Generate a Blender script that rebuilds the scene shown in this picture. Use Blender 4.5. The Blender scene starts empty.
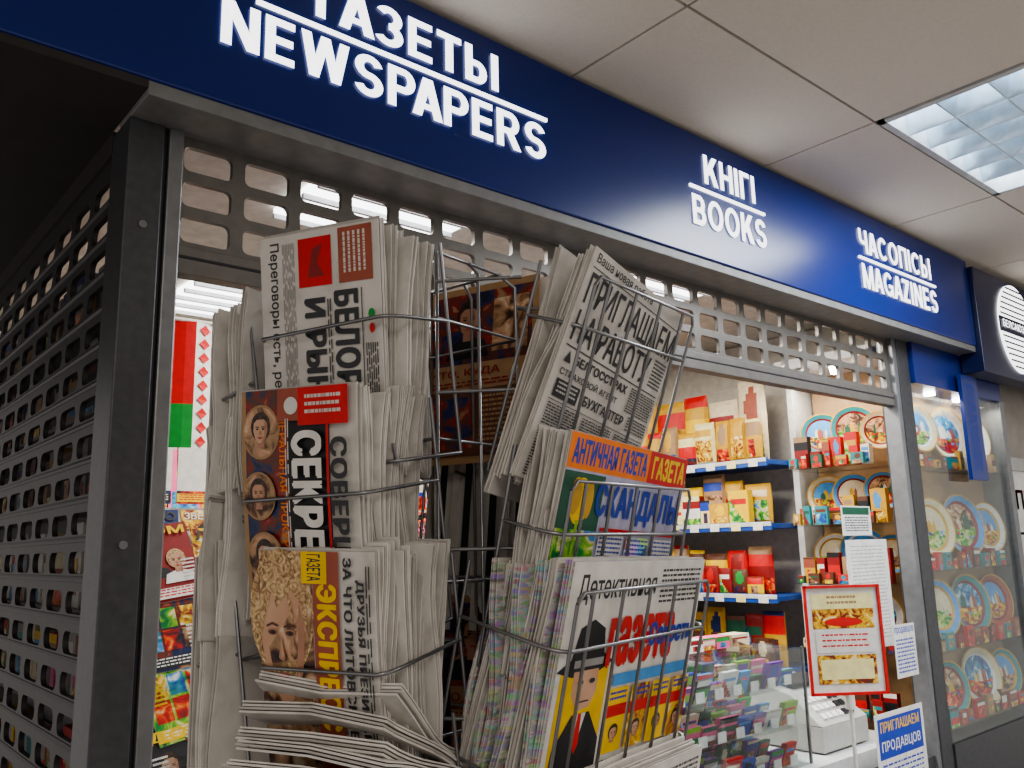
import bpy, math, random
from mathutils import Vector, Matrix
random.seed(7)
V=Vector
Z=V((0,0,1))
# ------------------------------------------------------------------ materials
MATS={}
def mat(name,col=(.5,.5,.5),rough=.6,metal=0.,emit=0.,var=.10,scale=30.,bump=0.,glass=False,coat=0.,base=1.):
    if name in MATS: return MATS[name]
    m=bpy.data.materials.new(name);m.use_nodes=True
    nt=m.node_tree;N=nt.nodes;L=nt.links
    b=N['Principled BSDF']
    if glass:
        out=N['Material Output'];N.remove(b)
        t=N.new('ShaderNodeBsdfTransparent');t.inputs[0].default_value=(.95,.98,.98,1)
        g=N.new('ShaderNodeBsdfGlossy');g.inputs['Roughness'].default_value=.03
        lw=N.new('ShaderNodeLayerWeight');lw.inputs[0].default_value=.2
        mx=N.new('ShaderNodeMixShader')
        mp=N.new('ShaderNodeMath');mp.operation='MULTIPLY_ADD';mp.inputs[1].default_value=.3;mp.inputs[2].default_value=.015
        L.new(lw.outputs['Fresnel'],mp.inputs[0]);L.new(mp.outputs[0],mx.inputs[0])
        L.new(t.outputs[0],mx.inputs[1]);L.new(g.outputs[0],mx.inputs[2]);L.new(mx.outputs[0],out.inputs[0])
        MATS[name]=m;return m
    b.inputs['Roughness'].default_value=rough;b.inputs['Metallic'].default_value=metal
    b.inputs['Coat Weight'].default_value=coat
    tc=N.new('ShaderNodeTexCoord');nz=N.new('ShaderNodeTexNoise');nz.inputs['Scale'].default_value=scale
    nz.inputs['Detail'].default_value=3
    L.new(tc.outputs['Object'],nz.inputs['Vector'])
    cr=N.new('ShaderNodeValToRGB')
    c=V(col)
    lo=[max(0,x*(1-var)) for x in c];hi=[min(1,x*(1+var)) for x in c]
    cr.color_ramp.elements[0].position=.3;cr.color_ramp.elements[1].position=.7
    cr.color_ramp.elements[0].color=(*lo,1);cr.color_ramp.elements[1].color=(*hi,1)
    L.new(nz.outputs['Fac'],cr.inputs[0])
    if base<1: b.inputs['Base Color'].default_value=(base,base,base,1)
    else: L.new(cr.outputs[0],b.inputs['Base Color'])
    if bump:
        bp=N.new('ShaderNodeBump');bp.inputs['Strength'].default_value=bump;bp.inputs['Distance'].default_value=.01
        L.new(nz.outputs['Fac'],bp.inputs['Height']);L.new(bp.outputs[0],b.inputs['Normal'])
    if emit:
        L.new(cr.outputs[0],b.inputs['Emission Color']);b.inputs['Emission Strength'].default_value=emit
    MATS[name]=m;return m
def photo(name,cols,scale=28,dist=1.2,rough=.4,lo=.32,hi=.68):
    """printed picture: smooth mottled halftone of several inks"""
    m=bpy.data.materials.new(name);m.use_nodes=True;nt=m.node_tree;N=nt.nodes;L=nt.links;b=N['Principled BSDF']
    b.inputs['Roughness'].default_value=rough
    tc=N.new('ShaderNodeTexCoord');nz=N.new('ShaderNodeTexNoise');nz.inputs['Scale'].default_value=scale
    nz.inputs['Detail'].default_value=5;nz.inputs['Distortion'].default_value=dist
    L.new(tc.outputs['Object'],nz.inputs['Vector']);cr=N.new('ShaderNodeValToRGB');e=cr.color_ramp.elements
    n=len(cols)
    while len(e)<n: e.new(.5)
    for i,c in enumerate(cols):
        e[i].position=lo+(hi-lo)*i/(n-1);e[i].color=(*c,1)
    L.new(nz.outputs['Fac'],cr.inputs[0]);L.new(cr.outputs[0],b.inputs['Base Color']);MATS[name]=m
def busy(name,base,scale,amt,sat=1.,rough=.5,stretch=(1,1,1),val=1.,fac=1.,rot=(0,0,0)):
    """small multicoloured print over a base stock"""
    m=bpy.data.materials.new(name);m.use_nodes=True;nt=m.node_tree;N=nt.nodes;L=nt.links;b=N['Principled BSDF']
    b.inputs['Roughness'].default_value=rough
    tc=N.new('ShaderNodeTexCoord');mp=N.new('ShaderNodeMapping');mp.inputs['Scale'].default_value=stretch;mp.inputs['Rotation'].default_value=rot
    L.new(tc.outputs['Object'],mp.inputs[0])
    vo=N.new('ShaderNodeTexVoronoi');vo.inputs['Scale'].default_value=scale;L.new(mp.outputs[0],vo.inputs['Vector'])
    hs=N.new('ShaderNodeHueSaturation');hs.inputs['Saturation'].default_value=sat;hs.inputs['Value'].default_value=val;L.new(vo.outputs['Color'],hs.inputs['Color'])
    nz=N.new('ShaderNodeTexNoise');nz.inputs['Scale'].default_value=scale*.6;nz.inputs['Detail'].default_value=2;L.new(mp.outputs[0],nz.inputs['Vector'])
    cr=N.new('ShaderNodeValToRGB');cr.color_ramp.elements[0].position=.62-amt*.3;cr.color_ramp.elements[1].position=.66-amt*.3
    cr.color_ramp.elements[1].color=(fac,fac,fac,1)
    L.new(nz.outputs['Fac'],cr.inputs[0]);mx=N.new('ShaderNodeMixRGB');mx.inputs[1].default_value=(*base,1)
    L.new(cr.outputs[0],mx.inputs[0]);L.new(hs.outputs[0],mx.inputs[2]);L.new(mx.outputs[0],b.inputs['Base Color']);MATS[name]=m
C=dict(
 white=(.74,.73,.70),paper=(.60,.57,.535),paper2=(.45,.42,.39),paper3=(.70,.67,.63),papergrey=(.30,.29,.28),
 black=(.012,.012,.014),ink=(.035,.035,.04),red=(.60,.012,.012),darkred=(.26,.01,.01),brown=(.12,.04,.02),brick=(.34,.08,.045),
 orange=(.85,.20,.01),yellow=(.86,.55,.01),paleyellow=(.8,.72,.35),green=(.01,.28,.04),darkgreen=(.015,.10,.055),lime=(.26,.50,.02),
 blue=(.012,.05,.40),sky=(.07,.30,.66),navy=(.010,.025,.12),purple=(.16,.03,.33),pink=(.72,.12,.28),skin=(.60,.33,.21),skin2=(.44,.22,.14),
 blond=(.55,.36,.17),hair=(.07,.035,.02),cream=(.68,.58,.40),grey=(.26,.26,.27),teal=(.02,.25,.28),gold=(.60,.34,.03),lips=(.45,.08,.08),tan=(.36,.22,.11),lilac=(.44,.43,.58))
def cm(n):
    if n in MATS: return MATS[n]
    return mat(n,C[n],rough=.5,var=.10,scale=40)
c_=C
photo('ph_warm',[c_['black'],c_['brown'],c_['tan'],c_['skin'],c_['cream']])
photo('ph_cool',[c_['navy'],c_['blue'],c_['teal'],c_['sky'],c_['white']])
photo('ph_green',[c_['darkgreen'],c_['green'],c_['lime'],c_['paleyellow'],c_['sky']])
photo('ph_red',[c_['black'],c_['darkred'],c_['red'],c_['orange'],c_['cream']])
photo('ph_dark',[c_['black'],c_['navy'],c_['brown'],c_['darkred'],c_['tan']])
photo('ph_gold',[c_['brown'],c_['darkred'],c_['gold'],c_['yellow'],c_['white']],40)
photo('ph_skin',[(.48,.25,.16),(.58,.34,.22),(.66,.42,.29)],14,.4,.5,.25,.75)
photo('ph_hair',[(.16,.08,.035),(.38,.22,.10),(.62,.43,.22),(.80,.64,.40)],70,3.,.5,.3,.7)
photo('ph_dhair',[(.01,.008,.006),(.04,.02,.012),(.10,.05,.03)],70,3.)
busy('ph_mix',(.6,.6,.6),45,1.2,.9)
photo('newsprint',[(.49,.46,.425),(.61,.58,.54),(.66,.63,.59)],22,.3,.8)
busy('newsprint_c',(.56,.54,.52),60,.8,.85,.8,(1,1,4),.62,.62,(.5,.5,0))
photo('newsprint_w',[(.56,.53,.49),(.68,.65,.61),(.73,.70,.66)],30,.3,.8)
PH=['ph_warm','ph_cool','ph_green','ph_red','ph_dark','ph_gold']
mat('post_metal',(.085,.087,.094),.42,.5,var=.12,scale=60)
mat('rail_metal',(.24,.245,.255),.38,.6)
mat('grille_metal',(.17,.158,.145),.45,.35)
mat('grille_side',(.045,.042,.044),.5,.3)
mat('housing_grey',(.20,.20,.20),.5,.1)
mat('sign_blue',(.005,.021,.17),.28,0,var=.04,scale=4)
mat('sign_navy',(.006,.010,.055),.35)
mat('letter_white',(1,1,1),.6,0,emit=2.4,var=0,base=.03)
mat('chrome_wire',(.27,.27,.28),.32,.85)
mat('ceiling_tile',(.76,.70,.62),.9,0,var=.03,scale=120,bump=.08)
mat('ceiling_gap',(.12,.11,.10),.9)
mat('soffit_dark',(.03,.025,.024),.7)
mat('troffer_glow',(.80,.90,1.0),.5,0,emit=11,var=0)
mat('panel_glow',(.95,.97,1.0),.5,0,emit=4,var=0)
mat('lamp_glow',(1,.97,.9),.5,0,emit=22,var=0)
mat('louver',(.66,.76,.84),.2,.9)
mat('floor_tile',(.28,.26,.24),.4,0,scale=6)
mat('wall_paint',(.40,.37,.33),.8,0,scale=12)
mat('wall_int',(.60,.565,.50),.8)
mat('plastic_grey',(.42,.42,.40),.45)
mat('plastic_dark',(.03,.03,.035),.4)
mat('shelf_blue',(.02,.08,.36),.4)
mat('shelf_white',(.60,.61,.61),.4)
mat('glass',glass=True)
# ------------------------------------------------------------------ builders
def link(o,parent=None):
    bpy.context.collection.objects.link(o)
    if parent: o.parent=parent
    return o
def empty(name):
    return link(bpy.data.objects.new(name,None))
class MB:
    def __init__(s): s.v=[];s.f=[];s.m=[];s.ml=[]
    def add(s,vs,fs,m):
        if m not in s.ml: s.ml.append(m)
        k=len(s.v);i=s.ml.index(m)
        s.v+= [tuple(x) for x in vs]
        for f in fs: s.f.append([k+j for j in f]);s.m.append(i)
    def box(s,a,b,m):
        (x0,y0,z0),(x1,y1,z1)=a,b
        s.add([(x0,y0,z0),(x1,y0,z0),(x1,y1,z0),(x0,y1,z0),(x0,y0,z1),(x1,y0,z1),(x1,y1,z1),(x0,y1,z1)],
              [(0,3,2,1),(4,5,6,7),(0,1,5,4),(1,2,6,5),(2,3,7,6),(3,0,4,7)],m)
    def obox(s,O,T,U,N,w,h,d,m):
        vs=[O+T*(w*i)+U*(h*j)+N*(d*k) for k in (0,1) for j in (0,1) for i in (0,1)]
        s.add(vs,[(0,2,3,1),(4,5,7,6),(0,1,5,4),(2,6,7,3),(0,4,6,2),(1,3,7,5)],m)
    def cyl(s,a,b,r,m,n=16,r2=None):
        a=V(a);b=V(b);d=(b-a).normalized();x=d.orthogonal().normalized();y=d.cross(x);r2=r if r2 is None else r2
        vs=[a+(x*math.cos(t)+y*math.sin(t))*r for t in [2*math.pi*i/n for i in range(n)]]
        vs+=[b+(x*math.cos(t)+y*math.sin(t))*r2 for t in [2*math.pi*i/n for i in range(n)]]
        s.add(vs,[(i,(i+1)%n,n+(i+1)%n,n+i) for i in range(n)]+[tuple(range(n))[::-1],tuple(range(n,2*n))],m)
    def build(s,name,parent=None,bevel=0,smooth=False):
        me=bpy.data.meshes.new(name);me.from_pydata(s.v,[],s.f)
        for m in s.ml: me.materials.append(cm(m))
        me.polygons.foreach_set('material_index',s.m)
        if smooth: me.polygons.foreach_set('use_smooth',[True]*len(s.f))
        me.update();o=bpy.data.objects.new(name,me);link(o,parent)
        if bevel:
            md=o.modifiers.new('b','BEVEL');md.width=bevel;md.segments=2;md.limit_method='ANGLE'
        return o
def sbox(name,a,b,m,parent=None,bevel=0):
    q=MB();q.box(a,b,m);return q.build(name,parent,bevel)
def wires(name,polys,r,m,parent=None,cyc=()):
    cu=bpy.data.curves.new(name,'CURVE');cu.dimensions='3D';cu.bevel_depth=r;cu.bevel_resolution=2
    for i,p in enumerate(polys):
        s=cu.splines.new('POLY');s.points.add(len(p)-1)
        for k,c in enumerate(p): s.points[k].co=(*c,1)
    o=bpy.data.objects.new(name,cu);link(o,parent);cu.materials.append(cm(m))
    dg=bpy.context.evaluated_depsgraph_get();me=bpy.data.meshes.new_from_object(o.evaluated_get(dg))
    o2=bpy.data.objects.new(name,me);link(o2,parent);bpy.data.objects.remove(o);o2.name=name
    if not me.materials: me.materials.append(cm(m))
    me.polygons.foreach_set('use_smooth',[True]*len(me.polygons))
    return o2
TXC={}
def text2d(s,bold=.02,ext=0):
    k=(s,bold)
    if k in TXC: return TXC[k]
    cu=bpy.data.curves.new('t','FONT');cu.body=s;cu.resolution_u=4
    cu.space_character=1.0+bold*1.5
    o=bpy.data.objects.new('t',cu);link(o)
    dg=bpy.context.evaluated_depsgraph_get();me=bpy.data.meshes.new_from_object(o.evaluated_get(dg))
    v0=[v.co.copy() for v in me.vertices];f0=[tuple(p.vertices) for p in me.polygons]
    bpy.data.objects.remove(o);bpy.data.meshes.remove(me)
    vs=[];fs=[]
    sh=[(0,0)] if bold<=0 else [(-bold,0),(0,0),(bold,0),(-bold,bold*.7),(bold,bold*.7),(0,-bold*.5)]
    for i,(dx,dy) in enumerate(sh):
        n=len(vs);vs+=[V((v.x+dx,v.y+dy,i*.000015)) for v in v0];fs+=[tuple(i_+n for i_ in f) for f in f0]
    x0=min(v.x for v in vs);x1=max(v.x for v in vs);y0=min(v.y for v in vs);y1=max(v.y for v in vs)
    r=([((v.x-x0)/(x1-x0),(v.y-y0)/(y1-y0),v.z) for v in vs],fs)
    TXC[k]=r;return r
# ---- heavy grotesque capitals for the light-box lettering, drawn from stems, bars, diagonals and arcs
def grot(s):
    t=.20;b=.17;vs=[];fs=[]
    def quad(p):
        k=len(vs);vs.extend(p);fs.append((k,k+1,k+2,k+3))
    def st(x,y0=0,y1=1): return lambda X:quad([(X+x,y0),(X+x+t,y0),(X+x+t,y1),(X+x,y1)])
    def ba(x0,x1,y,h=b): return lambda X:quad([(X+x0,y),(X+x1,y),(X+x1,y+h),(X+x0,y+h)])
    def dg(x0,y0,x1,y1,w): return lambda X:quad([(X+x0-w/2,y0),(X+x0+w/2,y0),(X+x1+w/2,y1),(X+x1-w/2,y1)])
    def ar(cx,cy,rx,ry,a0,a1,n=18):
        def f(X):
            P=[]
            for i in range(n+1):
                a=math.radians(a0+(a1-a0)*i/n);c,q=math.cos(a),math.sin(a)
                P.append(((X+cx+(rx+t/2)*c,cy+(ry+b/2)*q),(X+cx+(rx-t/2)*c,cy+(ry-b/2)*q)))
            for i in range(n): quad([P[i][0],P[i+1][0],P[i+1][1],P[i][1]])
        return f
    P_=[st(0),ba(0,.38,.83),ba(0,.38,.38),ar(.38,.69,.185,.225,-90,90)]
    E_=(.60,[st(0),ba(0,.58,0),ba(0,.55,.42),ba(0,.58,.83)])
    A_=(.76,[dg(.11,0,.37,1,.23),dg(.65,0,.39,1,.23),ba(.2,.56,.20,.15)])
    O_=(.82,[ar(.41,.5,.31,.415,0,360,36)])
    G={'N':(.72,[st(0),st(.52),dg(.12,1,.60,0,.24)]),'E':E_,'Е':E_,'A':A_,'А':A_,'O':O_,'О':O_,
     'W':(1.04,[dg(.11,1,.29,0,.21),dg(.29,0,.52,1,.20),dg(.52,1,.75,0,.20),dg(.75,0,.93,1,.21)]),
     'S':(.68,[ar(.34,.7075,.22,.2075,15,270),ar(.34,.2925,.23,.2075,90,-165)]),
     'P':(.66,P_),'R':(.72,P_+[dg(.38,.42,.60,0,.23)]),
     'B':(.70,[st(0),ba(0,.38,.83),ba(0,.38,.415),ba(0,.38,0),ar(.38,.7075,.17,.2075,-90,90),ar(.38,.2925,.20,.2075,-90,90)]),
     'K':(.72,[st(0),dg(.14,.32,.58,1,.25),dg(.34,.62,.60,0,.25)]),
     'M':(.86,[st(0),st(.66),dg(.12,1,.43,0,.2),dg(.74,1,.43,0,.2)]),
     'G':(.80,[ar(.41,.5,.31,.415,42,330,30),ba(.42,.79,.36,.15),(lambda X:quad([(X+.64,.0),(X+.79,.0),(X+.79,.5),(X+.64,.5)]))]),
     'Z':(.64,[ba(0,.62,0),ba(0,.62,.83),dg(.14,.12,.48,.88,.28)]),
     'I':(.20,[st(0)]),'І':(.20,[st(0)]),'Г':(.54,[st(0),ba(0,.54,.83)]),
     'З':(.64,[ar(.29,.7075,.21,.2075,150,-90),ar(.29,.2925,.235,.2075,90,-155)]),
     'Т':(.62,[ba(0,.62,.83),st(.21)]),
     'Ы':(.90,[st(0),ba(0,.32,0),ba(0,.32,.45),ar(.32,.31,.16,.225,-90,90),st(.70)]),
     'Н':(.70,[st(0),st(.50),ba(0,.6,.42)]),
     'Ч':(.66,[st(.46),st(0,.62,1),ar(.28,.62,.18,.18,180,270),ba(.27,.55,.355)]),
     'С':(.76,[ar(.41,.5,.31,.415,42,318,30)]),
     'П':(.70,[st(0),st(.50),ba(0,.6,.83)])}
    G['К']=G['K']
    X=0
    for i,ch in enumerate(s):
        w,parts=G[ch]
        nx_=s[i+1] if i+1<len(s) else ''
        for p in parts: p(X)
        k=.10
        if nx_ and nx_ in 'AА' and ch in 'PГ': k=-.06
        elif nx_ and (nx_ in 'AА' or ch in 'AА'): k=.03
        X+=w+k
    X-=.10
    return [(a/X,c,0) for a,c in vs],fs
# ---- printed page: coordinates u (0 left..1 right), v (0 top..1 bottom), mapped on a (curved) sheet
class Page:
    def __init__(s,mb,fn): s.mb=mb;s.fn=fn;s.L=0
    def rect(s,u0,v0,u1,v1,m,n=8,lift=None):
        s.L+=1;d=s.L*.00012 if lift is None else lift
        vs=[s.fn(u0+(u1-u0)*i/2,v0+(v1-v0)*j/n,d) for j in range(n+1) for i in range(3)]
        s.mb.add(vs,[(j*3+i,(j+1)*3+i,(j+1)*3+i+1,j*3+i+1) for j in range(n) for i in range(2)],m)
    def ell(s,u,v,ru,rv,m,n=24,rot=0):
        s.L+=1;d=s.L*.00012
        vs=[s.fn(u+ru*math.cos(a),v+rv*math.sin(a),d) for a in [2*math.pi*i/n for i in range(n)]]
        s.mb.add(vs,[tuple(range(n))],m)
    def poly(s,pts,m):
        s.L+=1;d=s.L*.00012
        s.mb.add([s.fn(a,b,d) for a,b in pts],[tuple(range(len(pts)))],m)
    def text(s,t,u0,v0,u1,v1,m,rot=False,bold=.02):
        s.L+=1;d=s.L*.00012;vs,fs=text2d(t,bold)
        if not rot: q=[s.fn(u0+(u1-u0)*a,v1+(v0-v1)*b,d+c) for a,b,c in vs]
        else: q=[s.fn(u0+(u1-u0)*b,v0+(v1-v0)*a,d+c) for a,b,c in vs]
        s.mb.add(q,fs,m)
    def lines(s,u0,v0,u1,v1,n,m='ink',rot=False,fill=.45,seed=0):
        s.L+=1;d=s.L*.00012;rr=random.Random(seed+n)
        for i in range(n):
            p=0
            while p<.97:
                w=rr.uniform(.03,.13);e=min(1,p+w)
                a0=i/n;a1=(i+fill)/n
                if not rot: U0,U1,W0,W1=u0+(u1-u0)*p,u0+(u1-u0)*e,v0+(v1-v0)*a0,v0+(v1-v0)*a1
                else: U0,U1,W0,W1=u0+(u1-u0)*a0,u0+(u1-u0)*a1,v0+(v1-v0)*p,v0+(v1-v0)*e
                s.mb.add([s.fn(U0,W0,d),s.fn(U0,W1,d),s.fn(U1,W1,d),s.fn(U1,W0,d)],[(0,1,2,3)],m)
                p=e+.02
    def face(s,cx,cy,r,asp,hair='ph_dhair',skin='ph_skin',body=None):
        """small portrait: shoulders, neck, hair, face with eyes, nose and mouth. asp=v/u scale"""
        if body: s.poly([(cx-r*1.6,cy+r*2.3*asp),(cx-r*1.3,cy+r*1.35*asp),(cx-r*.4,cy+r*1.05*asp),(cx+r*.4,cy+r*1.05*asp),(cx+r*1.3,cy+r*1.35*asp),(cx+r*1.6,cy+r*2.3*asp)],body)
        s.poly([(cx-r*.35,cy+r*.5*asp),(cx-r*.38,cy+r*1.25*asp),(cx+r*.38,cy+r*1.25*asp),(cx+r*.35,cy+r*.5*asp)],'skin2')
        s.ell(cx,cy-r*.2*asp,r*.95,r*1.05*asp,hair)
        s.poly([(cx+r*a,cy+r*b*asp) for a,b in ((-.66,-.45),(-.35,-.72),(.35,-.72),(.66,-.45),(.70,.1),(.52,.62),(.2,.95),(-.2,.95),(-.52,.62),(-.70,.1))],skin)
        s.poly([(cx+r*a,cy+r*b*asp) for a,b in ((.40,-.6),(.66,-.45),(.70,.1),(.52,.62),(.2,.95),(.05,.95),(.35,.5),(.42,0))],'skin2')
        for k in (-1,1):
            s.ell(cx+k*r*.30,cy-r*.05*asp,r*.13,r*.06*asp,'hair',12);s.ell(cx+k*r*.30,cy-r*.05*asp,r*.06,r*.05*asp,'black',10)
            s.poly([(cx+k*r*.12,cy-r*.22*asp),(cx+k*r*.48,cy-r*.24*asp),(cx+k*r*.46,cy-r*.18*asp),(cx+k*r*.12,cy-r*.16*asp)],'hair')
        s.poly([(cx,cy),(cx+r*.12,cy+r*.32*asp),(cx-r*.10,cy+r*.32*asp)],'skin2')
        s.ell(cx,cy+r*.56*asp,r*.24,r*.07*asp,'lips',14)
def sheetmap(TL,T,N,w,h,lean,roll=0,bow=.0,droop=0.):
    """u,v in 0..1; v downwards; d outward"""
    T=V((*T,0)).normalized();N=V((*N,0)).normalized()
    Dn=(-Z*math.cos(lean)-N*math.sin(lean))
    Nn=(N*math.cos(lean)-Z*math.sin(lean))
    T2=T*math.cos(roll)+Dn*math.sin(roll);D2=Dn*math.cos(roll)-T*math.sin(roll)
    def fn(u,v,d):
        off=bow*math.sin(math.pi*min(max(v,0),1))+droop*(1-v)**3
        return TL+T2*(u*w)+D2*(v*h)+Nn*(d+off)
    return fn
def stack(mb,fn,n,thick,jit=.02,mats=('newsprint','newsprint_w'),rnd=None,gap=.30,seg=10,slump=0.,splay=.35,per=4):
    """n folded newspapers; every newspaper is a bundle of `per` thin leaves sharing one fold, splayed at the top"""
    rnd=rnd or random
    nb_=max(2,n//per) if n>4 else n
    per=per if n>4 else 1
    tb=thick/nb_
    for k in range(nb_):
        du=rnd.uniform(-jit,jit)*1.6 if k else 0;dv=rnd.uniform(-jit,jit*1.3)+slump*k/nb_ if k else 0;sk=rnd.uniform(-jit,jit)*1.6 if k else 0
        wv=rnd.uniform(.2,.8)*tb if k else 0;ph=rnd.uniform(0,6);cv=rnd.uniform(-.6,1.1)*tb if k else 0
        eg=rnd.uniform(.004,.014) if k else 0;eph=rnd.uniform(0,6)
        m=mats[k%len(mats)]
        for l in range(per):
            t=tb/per;fr=l/per
            lu=rnd.uniform(-.008,.008) if (k or l) else 0;lv=rnd.uniform(-.008,.008) if (k or l) else 0
            vs=[]
            for j in range(seg+1):
                v=j/seg
                s_=1+splay*(1-v)**2 if n>4 else 1
                tt=t*(1-gap if l<per-1 else 1-gap*1.6)
                base=-(k*tb+l*t)*s_+wv*math.sin(v*5+ph)-cv*(1-v)**2
                ex=eg*math.sin(v*9+eph)
                for (u,dd) in ((0,0),(.5,0),(1,0),(1,-tt),(.5,-tt),(0,-tt)):
                    uw=.25*tb*math.sin(u*5+ph)*(1 if k else 0)
                    vs.append(fn(u+du+lu+sk*(v-.5)+ex,v+dv+lv,base+dd+uw-(.0004 if k==0 and l==0 else 0)))
            fs=[]
            for j in range(seg):
                a=j*6;b=a+6
                for i in range(6):
                    fs.append((a+i,b+i,b+(i+1)%6,a+(i+1)%6))
            fs+=[(0,1,2,3,4,5),tuple(seg*6+i for i in (5,4,3,2,1,0))]
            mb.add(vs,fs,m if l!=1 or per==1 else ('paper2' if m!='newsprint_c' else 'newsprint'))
def item(mb,O,T,U,N,w,h,d,main,label,acc,bulge=0.,rnd=random,nx=10,ny=12):
    """package: O=bottom-left-back, front at N*d. colour zones on the front"""
    mode=rnd.randrange(5);cx=rnd.uniform(.4,.6);cy=rnd.uniform(.35,.6);pic=rnd.choice(PH)
    def P(i,j,s):
        a=i/nx;b=j/ny
        e=(max(0,4*a*(1-a))*max(0,4*b*(1-b)))**.5
        pin=1-.10*bulge*20*(1-4*b*(1-b)) if bulge else 1
        return O+T*(w*(.5+(a-.5)*min(1,pin)))+U*(h*b)+N*(d*.5+s*((d*.5 if not bulge else d*.06)+ (bulge*e if bulge else 0)))
    F=[P(i,j,1) for j in range(ny+1) for i in range(nx+1)]
    B=[P(i,j,-1) for j in range(ny+1) for i in range(nx+1)]
    n1=nx+1
    zones={}
    for j in range(ny):
        for i in range(nx):
            a=(i+.5)/nx;b=(j+.5)/ny
            z=main
            if mode==0:
                if b>.8: z=acc
                elif abs(b-cy)<.16: z=label
                elif b<.3: z=pic
            elif mode==1:
                if (a-cx)**2+(b-.66)**2<.06: z=label
                if b<.36 and abs(a-.5)<.38: z=pic
            elif mode==2:
                if b>.62: z=label
                elif (a-.5)**2+(b-.3)**2<.06: z=pic
                if b>.9: z=acc
            elif mode==3:
                if a+b<.8: z=pic
                elif abs(b-.68)<.1 and .1<a<.9: z=label
            else:
                if .1<a<.9 and .1<b<.55: z=pic
                elif .1<a<.9 and .66<b<.82: z=label
            zones.setdefault(z,[]).append((j*n1+i,j*n1+i+1,(j+1)*n1+i+1,(j+1)*n1+i))
    for z,fs in zones.items(): mb.add(F,fs,z)
    mb.add(B,[(j*n1+i,(j+1)*n1+i,(j+1)*n1+i+1,j*n1+i+1) for j in range(ny) for i in range(nx)],main)
    rim=[i for i in range(n1)]+[j*n1+nx for j in range(1,ny+1)]+[ny*n1+i for i in range(nx-1,-1,-1)]+[j*n1 for j in range(ny-1,0,-1)]
    k=len(F);vs=F+B
    mb.add(vs,[(rim[q],k+rim[q],k+rim[(q+1)%len(rim)],rim[(q+1)%len(rim)]) for q in range(len(rim))],main)
PAL=['red','yellow','blue','green','orange','white','sky','pink','purple','brown','cream','darkgreen','teal','gold','darkred','lime','lilac','tan']
def row(mb,O,T,U,N,length,hr,wr,d,pal=PAL,bulge=0.,rnd=random,gap=.006,tilt=0,nx=10,ny=12):
    p=0
    while True:
        w=rnd.uniform(*wr)
        if p+w>length: break
        h=rnd.uniform(*hr);a,b,c=rnd.sample(pal,3)
        U2=(U*math.cos(tilt)-N*math.sin(tilt)) if tilt else U
        item(mb,O+T*p+N*rnd.uniform(-.004,.006),T,U2,N,w,h,d,a,b,c,bulge,rnd,nx,ny)
        p+=w+gap
def cover(mb,fn,rnd,title=None,wall=None):
    P=Page(mb,fn)
    P.rect(0,0,1,1,rnd.choice(PH+['navy','black','darkred','red','ph_dark','sky','purple','cream']))
    md=rnd.random()
    if md<.45:
        P.face(rnd.uniform(.35,.65),.45,rnd.uniform(.18,.30),.72,rnd.choice(['ph_dhair','ph_hair','ph_dhair']),'ph_skin',rnd.choice(['black','blue','red','white','navy','ph_dark']))
    elif md<.7:
        P.face(.3,.42,.17,.72,'ph_dhair','ph_skin','black');P.face(.68,.5,.17,.72,'ph_hair','ph_skin',rnd.choice(['red','white','sky']))
    else:
        for j in range(2):
            for k in range(3): P.rect(.06+.3*k,.26+.27*j,.32+.3*k,.50+.27*j,rnd.choice(PH))
    P.rect(.0,.84,1,.97,rnd.choice(['yellow','red','white','sky','black']))
    P.lines(.06,.85,.94,.96,3,rnd.choice(['ink','white','red']),seed=rnd.randrange(99))
    P.lines(.05,.3,.28,.6,6,rnd.choice(['white','yellow','ink']),seed=rnd.randrange(99));P.lines(.74,.5,.96,.8,6,rnd.choice(['white','yellow']),seed=rnd.randrange(99))
    if rnd.random()<.5: P.rect(0,0,1,.2,rnd.choice(['red','yellow','white','blue']))
    P.text(title or rnd.choice(['ЛИЗА','МИР','КАРАВАН','СТИЛЬ','ДОМ','7 ДНЕЙ','ДАЧА','ОТДОХНИ','ЗВЕЗДЫ','ВЯЗАНИЕ','АВТО','КУХНЯ','РЫБОЛОВ']),.06,.04,.94,.17,rnd.choice(['ink','paper3','pink','orange','yellow']),bold=.03)
def perf(name,m,mapf,W,H,holes,r,th,parent=None):
    cu=bpy.data.curves.new(name,'CURVE');cu.dimensions='2D';cu.fill_mode='BOTH';cu.extrude=th/2
    def sp(pts):
        s=cu.splines.new('POLY');s.points.add(len(pts)-1);s.use_cyclic_u=True
        for k,(a,b) in enumerate(pts): s.points[k].co=(a,b,0,1)
    sp([(0,0),(W,0),(W,H),(0,H)])
    for (a,b,c,d) in holes:
        pts=[];r=min(r,(c-a)/2-.001,(d-b)/2-.001)
        for (cx,cy,a0) in ((c-r,b+r,-90),(c-r,d-r,0),(a+r,d-r,90),(a+r,b+r,180)):
            for q in (0,30,60,90):
                t=math.radians(a0+q);pts.append((cx+r*math.cos(t),cy+r*math.sin(t)))
        sp(pts)
    o=bpy.data.objects.new(name,cu);link(o)
    dg=bpy.context.evaluated_depsgraph_get();me=bpy.data.meshes.new_from_object(o.evaluated_get(dg))
    bpy.data.objects.remove(o)
    for v in me.vertices: v.co=mapf(v.co.x,v.co.y,v.co.z)
    me.materials.clear();me.materials.append(cm(m))
    return link(bpy.data.objects.new(name,me),parent)
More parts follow.
